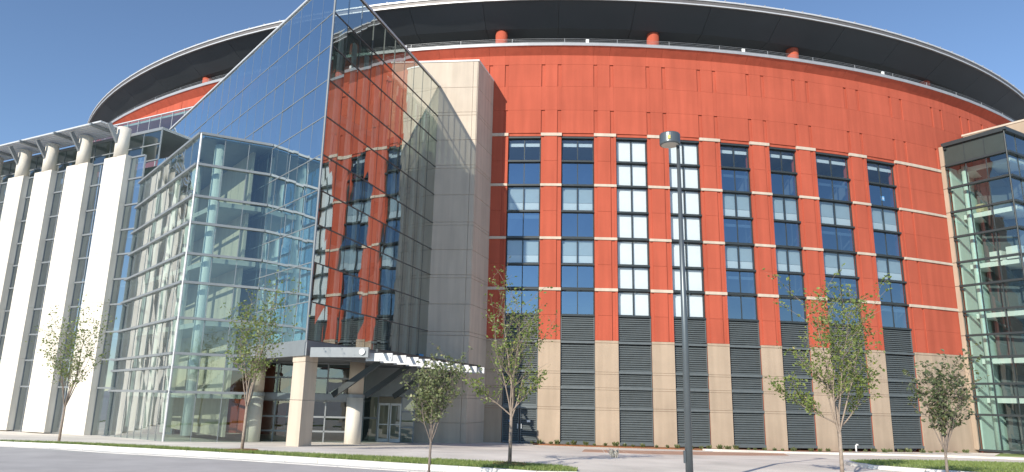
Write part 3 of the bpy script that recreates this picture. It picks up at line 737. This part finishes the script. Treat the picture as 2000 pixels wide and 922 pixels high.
for i, z in enumerate((14.7, 10.8, 7.05, 3.7, 0.9)):
    zn = (18.4, 14.7, 10.8, 7.05, 3.7)[i]; mid = (z+zn)/2
    f = MB()
    a, b = tp(1.4, 0.9), tp(4.8, 0.9); f.bar((*a, z+E), (*b, mid+E), 1.0, 0.22)
    a, b = tp(4.8, 2.4), tp(1.4, 2.4); f.bar((*a, mid+E), (*b, zn-.2+E), 1.0, 0.22)
    so = ob('stair_flight', f.mesh('stair_flight', 'interior_dark'), tw)
    r = MB()
    for off in (0.5, 0.9):
        a, b = tp(1.4, 0.4), tp(4.8, 0.4); r.bar((*a, z+off+E), (*b, mid+off+E), 0.04, 0.04)
    o = ob('handrail', r.mesh('handrail', 'dark'), so)
ob('round_column', MB().tube([(*tp(0.8, tl-.9), -2.8+E), (*tp(0.8, tl-.9), 18.4+E)], 0.22, 14).mesh('round_column', 'teal', True), tw)
# cream block behind and above the tower
c1, c2 = Vector((36.2, 53.9, 0)), Vector((38.9, 50.25, 0))
q3, q4 = c2+U(56)*9, c1+U(56)*9
rb = thing('roof_block', 'plain cream block showing above the glass stair tower', 'building', (38, 53, 0))
ob('wall', MB().prism([(c2.x, c2.y), (q3.x, q3.y), (q4.x, q4.y), (c1.x, c1.y)], 20.4+E, 21.5+E).mesh('wall', 'cream'), rb)
ob('coping', MB().prism([(c2.x+.02, c2.y-.12), (q3.x+.1, q3.y-.1), (q4.x, q4.y+.1), (c1.x-.1, c1.y+.05)], 21.5+E, 21.64+E).mesh('coping', 'pale'), rb)
ob('core_wall', MB().prism([(c2.x+.6, c2.y+1.2), (q3.x, q3.y), (q4.x, q4.y), (c1.x+.6, c1.y+.2)], -0.5, 20.39+E).mesh('core_wall', 'interior_dark'), rb)
# white cartons stacked on the tower floors
for n_, (i, b, z, wd, hh, mt, lb) in enumerate(((0.8+.8, 1.0, 10.83, 0.9, 0.9, 'white', 'large white carton on the tower floor near the glass corner'),
                                   (0.8+.8, 2.2, 10.83, 0.8, 0.7, 'white', 'smaller white carton behind the glass, next to the large one'),
                                   (0.8+.8, 2.9, 14.75, 0.55, 0.6, 'card', 'brown cardboard carton behind the upper tower glass'))):
    x, y = tp(i, b); cb = thing('carton', lb, 'carton', (x, y, z+E), 'cartons stored in the glass tower')
    ob('carton_body', MB().box(-wd/2, wd/2, -wd/2, wd/2, 0, hh).mesh('carton_body', mt), cb, (x, y, z+E), 0.5)
    ob('carton_flap', MB().box(-wd/2-.01, wd/2+.01, -0.03, 0.03, hh, hh+.006).mesh('carton_flap', 'card'), cb, (x, y, z+E), 0.5)

# ------------------------------------------------------------------ entrance below the atrium
pp = K+Vector((0.02, 0.10, 0)); a1, a2 = U(-40)*1.30, U(16.5)*1.0
pl = thing('entrance_pillar', 'square cream pillar under the sharp corner of the atrium', 'pillar', (pp.x, pp.y, gz(pp.x, pp.y)))
def rhomb(z0, z1, s=0.0):
    o = pp-Vector((0, s, 0)); k1, k2 = a1*(1+s), a2*(1+s)
    return MB().prism([(o.x, o.y), ((o+k2).x, (o+k2).y), ((o+k1+k2).x, (o+k1+k2).y), ((o+k1).x, (o+k1).y)], z0+E, z1+E)
ob('shaft', rhomb(-2.4, -0.20).mesh('shaft', 'pale'), pl); ob('shaft', rhomb(-0.18, 1.45, -0.015).mesh('shaft', 'pale'), pl); ob('capital', rhomb(1.46, 1.74, 0.03).mesh('capital', 'pale'), pl)
for (x, y, r, lb) in ((-13.3, 38.4, 0.42, 'round pale column left of the square pillar by the glass wing'), (-7.95, 37.9, 0.42, 'round pale column at the doors below the canopy')):
    c = thing('entrance_column', lb, 'column', (x, y, gz(x, y)), 'round entrance columns')
    ob('shaft', MB().tube([(x, y, -2.6+E), (x, y, -0.05+E)], r, 24).mesh('shaft', 'white_precast', True), c)
    ob('collar', MB().tube([(x, y, -0.05+E), (x, y, 0.12+E)], r+0.05, 24).mesh('collar', 'grey'), c)
    ob('upper_shaft', MB().tube([(x, y, 0.12+E), (x, y, 1.76+E)], r-0.03, 24).mesh('upper_shaft', 'pale', True), c)
st = thing('glazed_entrance', 'glazed entrance front with grey frames and doors under the atrium', 'entrance', (-11, 40, 0))
def shopfront(p0, p1, zs, n, doors=()):
    p0, p1 = Vector(p0), Vector(p1); d = (p1-p0); L = d.length; azm = math.degrees(math.atan2(d.x, d.y))
    glazed(st, p0, azm, L, zs, n, 1, 'g_clear', cap=(0.09, 0.05), vcap=(0.07, 0.05), capmat='grey')
shopfront((-13.9, 39.4, 0), (-8.55, 39.75, 0), [1.74, 0.95, 0.10, -0.25, -1.1, -1.85, -2.45], 4)
m = MB().bar((-14.0, 39.2, -0.05+E), (-8.4, 39.55, -0.05+E), 0.35, 0.32); ob('header_beam', m.mesh('header_beam', 'grey'), st)
shopfront((-8.55, 39.75, 0), (-8.6, 43.5, 0), [1.74, 0.10, -0.25, -1.3, -2.55], 3)
m = MB().bar((-8.6, 43.6, 0.9+E), (-4.9, 43.75, 0.9+E), 0.12, 1.7); ob('transom_panel', m.mesh('transom_panel', 'grey'), st)
shopfront((-8.6, 43.5, 0), (-7.75, 43.55, 0), [0.05, -1.2, -2.6], 1)
shopfront((-6.35, 43.6, 0), (-5.6, 43.65, 0), [0.05, -0.8, -1.7, -2.6], 1)
for x0 in (-7.7, -7.0):
    dm = MB()
    for bxx in ((0, 0.07, -0.03, 0.03, 0, 2.25), (0.58, 0.65, -0.03, 0.03, 0, 2.25), (0.07, 0.58, -0.03, 0.03, 0, 0.22), (0.07, 0.58, -0.03, 0.03, 2.12, 2.25)): dm.box(*bxx)
    d_ = ob('door', dm.mesh('door', 'lightmetal'), st, (x0, 43.55, -2.58+E))
    o = sub('pane', MB().quad((.07, 0, .22), (.58, 0, .22), (.58, 0, 2.12), (.07, 0, 2.12)).mesh('pane', 'g_clear'), d_)
    o = sub('push_bar', MB().box(.07, .58, -.09, -.04, 1.0, 1.06).mesh('push_bar', 'lightmetal'), d_)
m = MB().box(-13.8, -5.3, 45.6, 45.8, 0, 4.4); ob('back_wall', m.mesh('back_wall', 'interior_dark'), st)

# canopy to the right of the atrium
cn = thing('entrance_canopy', 'dark steel canopy with white outrigger blades beside the atrium', 'canopy', (-6, 36, 1.8+E))
nR = Vector((math.cos(R_(AR)), -math.sin(R_(AR)), 0)); uR = U(AR)
def cp_(d, o): v = K+uR*d+nR*o; return v
q = [cp_(0.4, 0.08), cp_(0.4, 2.6), cp_(13.0, 2.6), cp_(13.0, 0.08)]
ob('deck', MB().prism([(v.x, v.y) for v in q], 1.86+E, 1.94+E).mesh('deck', 'interior_dark'), cn)
a, b = cp_(-0.2, 3.55), cp_(13.3, 3.55); ob('edge_rail', MB().bar((a.x, a.y, 1.92+E), (b.x, b.y, 1.92+E), 0.10, 0.12).mesh('edge_rail', 'dark'), cn)
a, b = cp_(0.4, 2.6), cp_(13.3, 2.6); ob('inner_rail', MB().bar((a.x, a.y, 1.78+E), (b.x, b.y, 1.78+E), 0.14, 0.26).mesh('inner_rail', 'grey'), cn)
for k in range(10):
    a, b = cp_(0.5+k*1.38, 2.7), cp_(0.5+k*1.38, 3.95)
    ob('outrigger', MB().bar((a.x, a.y, 1.68+E), (b.x, b.y, 1.68+E), 0.06, 0.34).mesh('outrigger', 'lightmetal'), cn)
a, b = cp_(0.15, 0.2), cp_(0.15, 3.0); ob('end_girder', MB().bar((a.x, a.y, 1.86+E), (b.x, b.y, 1.86+E), 0.14, 0.42).mesh('end_girder', 'grey'), cn)
gp = cp_(0.05, 2.75); ob('pin_plate', MB().tube([(gp.x-.02, gp.y-.05, 1.88+E), (gp.x, gp.y+.05, 1.88+E)], 0.13, 16).mesh('pin_plate', 'lightmetal'), cn)
for k in range(4):
    a, b = cp_(2.2+k*3.2, 0.25), cp_(2.2+k*3.2, 2.6)
    ob('brace', MB().bar((a.x, a.y, 0.05+E), (b.x, b.y, 1.62+E), 0.16, 0.26).mesh('brace', 'dark'), cn)
a = cp_(12.4, 0.10); sg = thing('sign_plate', 'small blue sign plate low on the mirror glass beside the tower', 'sign', (a.x, a.y, 2.5+E))
ob('plate', MB().box(-.01, .01, -.32, .32, -.09, .09).mesh('plate', 'blue'), sg, (a.x, a.y, 2.5+E), -R_(AR)); ob('plate_edge', MB().box(-.012, .008, -.34, .34, -.11, -.09).mesh('plate_edge', 'white'), sg, (a.x, a.y, 2.5+E), -R_(AR))

# ------------------------------------------------------------------ street lamp
lx, ly = 4.57, 18.65; lz = gz(lx, ly)
lp = thing('street_lamp', 'tall dark street lamp with a drum shaped head before the red facade', 'lamp', (lx, ly, lz-0.13))
ob('pole', MB().tube([(lx, ly, lz-.15), (lx, ly, lz+4), (lx-.02, ly, 7.05+E)], [0.098, 0.08, 0.045], 20).mesh('pole', 'lamp', True), lp)
ob('base_plate', MB().tube([(lx, ly, lz-.15), (lx, ly, lz+.12)], 0.22, 20).mesh('base_plate', 'lamp'), lp)
ob('hand_hole_cover', MB().box(-.13, -.09, -.05, .05, .55, .85).mesh('hand_hole_cover', 'lamp'), lp, (lx, ly, lz))
hx = lx-.24
hd = ob('lamp_head', MB().tube([(hx, ly, 7.0+E), (hx, ly, 7.03+E), (hx, ly, 7.28+E), (hx, ly, 7.31+E)], [0.275, 0.285, 0.285, 0.265], 32).mesh('lamp_head', 'lamp', False), lp)
ob('lens', MB().tube([(hx, ly, 6.985+E), (hx, ly, 6.999+E)], 0.235, 28).mesh('lens', 'lens'), hd)
ob('arm', MB().tube([(lx-.02, ly, 6.95+E), (lx-.02, ly, 7.2+E), (lx-.12, ly, 7.2+E)], 0.05, 12).mesh('arm', 'lamp'), lp)
ob('sticker', MB().box(-.04, .04, -.004, .004, -.05, .05).mesh('sticker', 'yellow'), hd, (hx-.09, ly-.288, 7.13+E), -0.3)

# ------------------------------------------------------------------ trees
def tree(name, label, x, y, H, seed, fork=0.3, spread=0.3, nl=1800, leaf=0.085, lm='leaf1', bark='bark', limbs=6, tr=0.05, lean=0.0, low=None, dense=1.0, crown_bottom=0.35):
    rnd = random.Random(seed); z0 = gz(x, y)-0.05
    t = thing(name, label, 'tree', (x, y, z0), 'young street trees')
    b = MB(); twigs = []
    top = Vector((lean, 0, H*0.97))
    fz = H*fork
    trunk = [Vector((0, 0, 0)), Vector((0.01, 0, fz*.5)), Vector((0.02+lean*.2, 0, fz))]
    b.tube(trunk, [tr*1.15, tr, tr*.85], 8)
    def grow(p, d, ln, r, depth):
        pts = [p]; rr_ = [r]; n = 6 if depth == 0 else 4
        q = p.copy(); dd = d.copy()
        for i in range(n):
            dd = (dd+Vector((rnd.uniform(-.16, .16), rnd.uniform(-.16, .16), rnd.uniform(-.02, .14)))).normalized()
            q = q+dd*(ln/n); pts.append(q.copy()); rr_.append(max(r*(1-(i+1)/(n+.6)), .004))
        b.tube(pts, rr_, 6 if depth == 0 else 4, False)
        for i, s in enumerate(pts[1:], 1):
            f = i/n
            if depth == 0 and f > 0.2:
                for _ in range(3):
                    a = rnd.uniform(0, 6.28); nd = (dd*0.75+Vector((math.cos(a), math.sin(a), rnd.uniform(-.1, .5)))*0.8).normalized()
                    grow(s, nd, ln*rnd.uniform(.22, .42), rr_[i]*.6, 1)
            elif depth == 1:
                twigs.append((s, dd.copy()))
                if rnd.random() < .55:
                    a = rnd.uniform(0, 6.28); nd = (dd*.6+Vector((math.cos(a), math.sin(a), rnd.uniform(-.2, .5)))*.8).normalized()
                    e_ = s+nd*ln*.35; b.tube([s, e_], [.005, .003], 3, False); twigs.append((e_, nd)); twigs.append(((s+e_)/2, nd))
    for k in range(limbs):
        a = 2.4*k+rnd.uniform(-.4, .4); hz = fz*(rnd.uniform(.9, 1.0) if k else 1.0)
        up = 1.0 if k else 2.5
        tilt = spread*rnd.uniform(.7, 1.3)*(1 if k else .25)
        d = Vector((math.cos(a)*tilt, math.sin(a)*tilt, 1)).normalized()
        grow(Vector((0.02+lean*.2, 0, hz)), d, (H-fz)*(rnd.uniform(.72, .98) if k else 1.0), tr*(.8 if k == 0 else .5), 0)
    for (ax, ay, hh, ln, up) in (low or []):
        d = Vector((ax, ay, up)).normalized(); grow(Vector((0, 0, H*hh)), d, ln, tr*.45, 0)
    v = []; f = []
    tw_ = [q for q in twigs if q[0].z > H*crown_bottom]
    for i in range(nl):
        p, d = rnd.choice(tw_)
        p = p+Vector((rnd.gauss(0, .07), rnd.gauss(0, .07), rnd.gauss(0, .06)))*(H/5)
        ax_ = (d*.5+Vector((rnd.gauss(0, 1), rnd.gauss(0, 1), rnd.gauss(-.2, .8)))).normalized()
        sd_ = ax_.cross(Vector((rnd.gauss(0, 1), rnd.gauss(0, 1), rnd.gauss(0, 1)))).normalized()
        L = leaf*rnd.uniform(.6, 1.35); wv = L*rnd.uniform(.24, .36); nrm = ax_.cross(sd_)
        i0 = len(v)
        v += [tuple(p), tuple(p+ax_*L*.45+sd_*wv+nrm*wv*.35), tuple(p+ax_*L), tuple(p+ax_*L*.45-sd_*wv+nrm*wv*.35)]
        f += [(i0, i0+1, i0+2), (i0, i0+2, i0+3)]
    tm = b.mesh('trunk', bark, True); ob('trunk', tm, t, (x, y, z0))
    cm_ = bpy.data.meshes.new('crown'); cm_.from_pydata(v, [], f); cm_.materials.append(M[lm]); ob('crown', cm_, t, (x, y, z0))
    return t
tree('street_tree', 'young leafy tree on the verge before the cream tower', 0.08, 22.88, 5.15, 3, 0.30, 0.27, 2000, 0.10, 'leaf1', 'bark', 6, 0.055, low=[(-1, .1, .30, 1.7, .75), (.8, -.3, .31, 1.3, 1.1)])
tree('round_tree', 'small oval crowned tree with big leaves before the entrance canopy', -1.99, 19.01, 2.85, 5, 0.34, 0.36, 2000, 0.095, 'leaf3', 'bark2', 7, 0.035, crown_bottom=0.36)
tree('street_tree', 'young tree with yellowing leaves before the right louvred bays', 9.92, 22.03, 5.15, 8, 0.27, 0.28, 3900, 0.105, 'leaf1', 'bark', 6, 0.055, low=[(1, .2, .29, 1.9, .55), (-1, 0, .31, 1.8, .5)])
tree('dark_tree', 'small dark leaved tree at lower right by the stair tower', 12.28, 20.76, 3.3, 13, 0.30, 0.36, 1700, 0.115, 'leaf2', 'bark2', 7, 0.04, crown_bottom=0.30)
tree('street_tree', 'slender pale tree on the verge before the glass wing', -9.29, 25.98, 5.2, 21, 0.30, 0.26, 2200, 0.10, 'leaf1', 'bark', 6, 0.05)
tree('street_tree', 'young tree at far left before the white pilasters', -19.18, 31.7, 5.0, 34, 0.30, 0.27, 2000, 0.10, 'leaf1', 'bark', 6, 0.05)

# mulch rings under the verge trees
for (x, y, lb) in ((0.08, 22.88, 'ring of brown mulch round the tree before the cream tower'), (-9.29, 25.98, 'ring of brown mulch round the slender pale tree')):
    o = lay('mulch_ring', [(x+math.cos(t*.52)*.55*(1+.12*math.sin(t*3)), y+math.sin(t*.52)*.55) for t in range(12)], 0.07, 'mulch', 0.05, kind='stuff', label=lb)

# ------------------------------------------------------------------ bed plants along the louvred base
def plant_mesh(seed, n=38, h=0.35):
    rnd = random.Random(seed); v = []; f = []
    for i in range(n):
        a = rnd.uniform(0, 6.28); t = rnd.uniform(.15, .9); L = h*rnd.uniform(.5, 1.1)
        d = Vector((math.cos(a)*t, math.sin(a)*t, 1)).normalized(); s = d.cross(Vector((0, 0, 1))).normalized()*L*.17
        p = Vector((rnd.uniform(-.12, .12), rnd.uniform(-.12, .12), 0)); i0 = len(v)
        v += [tuple(p), tuple(p+d*L*.55+s), tuple(p+d*L+Vector((0, 0, -.04))), tuple(p+d*L*.55-s)]; f.append((i0, i0+1, i0+2, i0+3))
    me = bpy.data.meshes.new('bed_plant'); me.from_pydata(v, [], f); me.materials.append(M['leaf3']); return me
pms = [plant_mesh(s) for s in (1, 2, 3)]
rnd = random.Random(4)
for k in range(46):
    t = k/45*(len(bed_front)-1); i = min(int(t), len(bed_front)-2); f_ = t-i
    x = bed_front[i][0]+(bed_front[i+1][0]-bed_front[i][0])*f_+rnd.uniform(-.15, .15); y = bed_front[i][1]+(bed_front[i+1][1]-bed_front[i][1])*f_+rnd.uniform(.35, 1.1)
    o = ob('bed_plant', pms[k % 3], None, (x, y, gz(x, y)+.06), rnd.uniform(0, 6)); s = rnd.uniform(.55, 1.15); o.scale = (s, s, s)
    o['label'] = 'small green plant in the mulch bed below the louvres'; o['category'] = 'plant'; o['group'] = 'plants of the bed below the louvres'
# dry tuft on the apron and a pale vent pipe in the bed
o = ob('dry_tuft', plant_mesh(9, 40, 0.4), None, (4.03, 27.93, gz(4.03, 27.93)+.0)); o.data.materials[0] = M['lens']
o['label'] = 'dry tuft of grass standing alone on the paved drive'; o['category'] = 'plant'
v_ = thing('vent_pipe', 'short pale bent pipe standing in the mulch bed', 'pipe', (22.6, 47.9, gz(22.6, 47.9)))
ob('pipe', MB().tube([(22.6, 47.9, 0), (22.6, 47.9, .45), (22.66, 47.9, .52), (22.76, 47.9, .5)], 0.05, 10).mesh('pipe', 'white', True), v_, (0, 0, -.15)); ob('pipe_flange', MB().tube([(22.6, 47.9, -.15), (22.6, 47.9, -.05)], 0.09, 12).mesh('pipe_flange', 'grey'), v_)
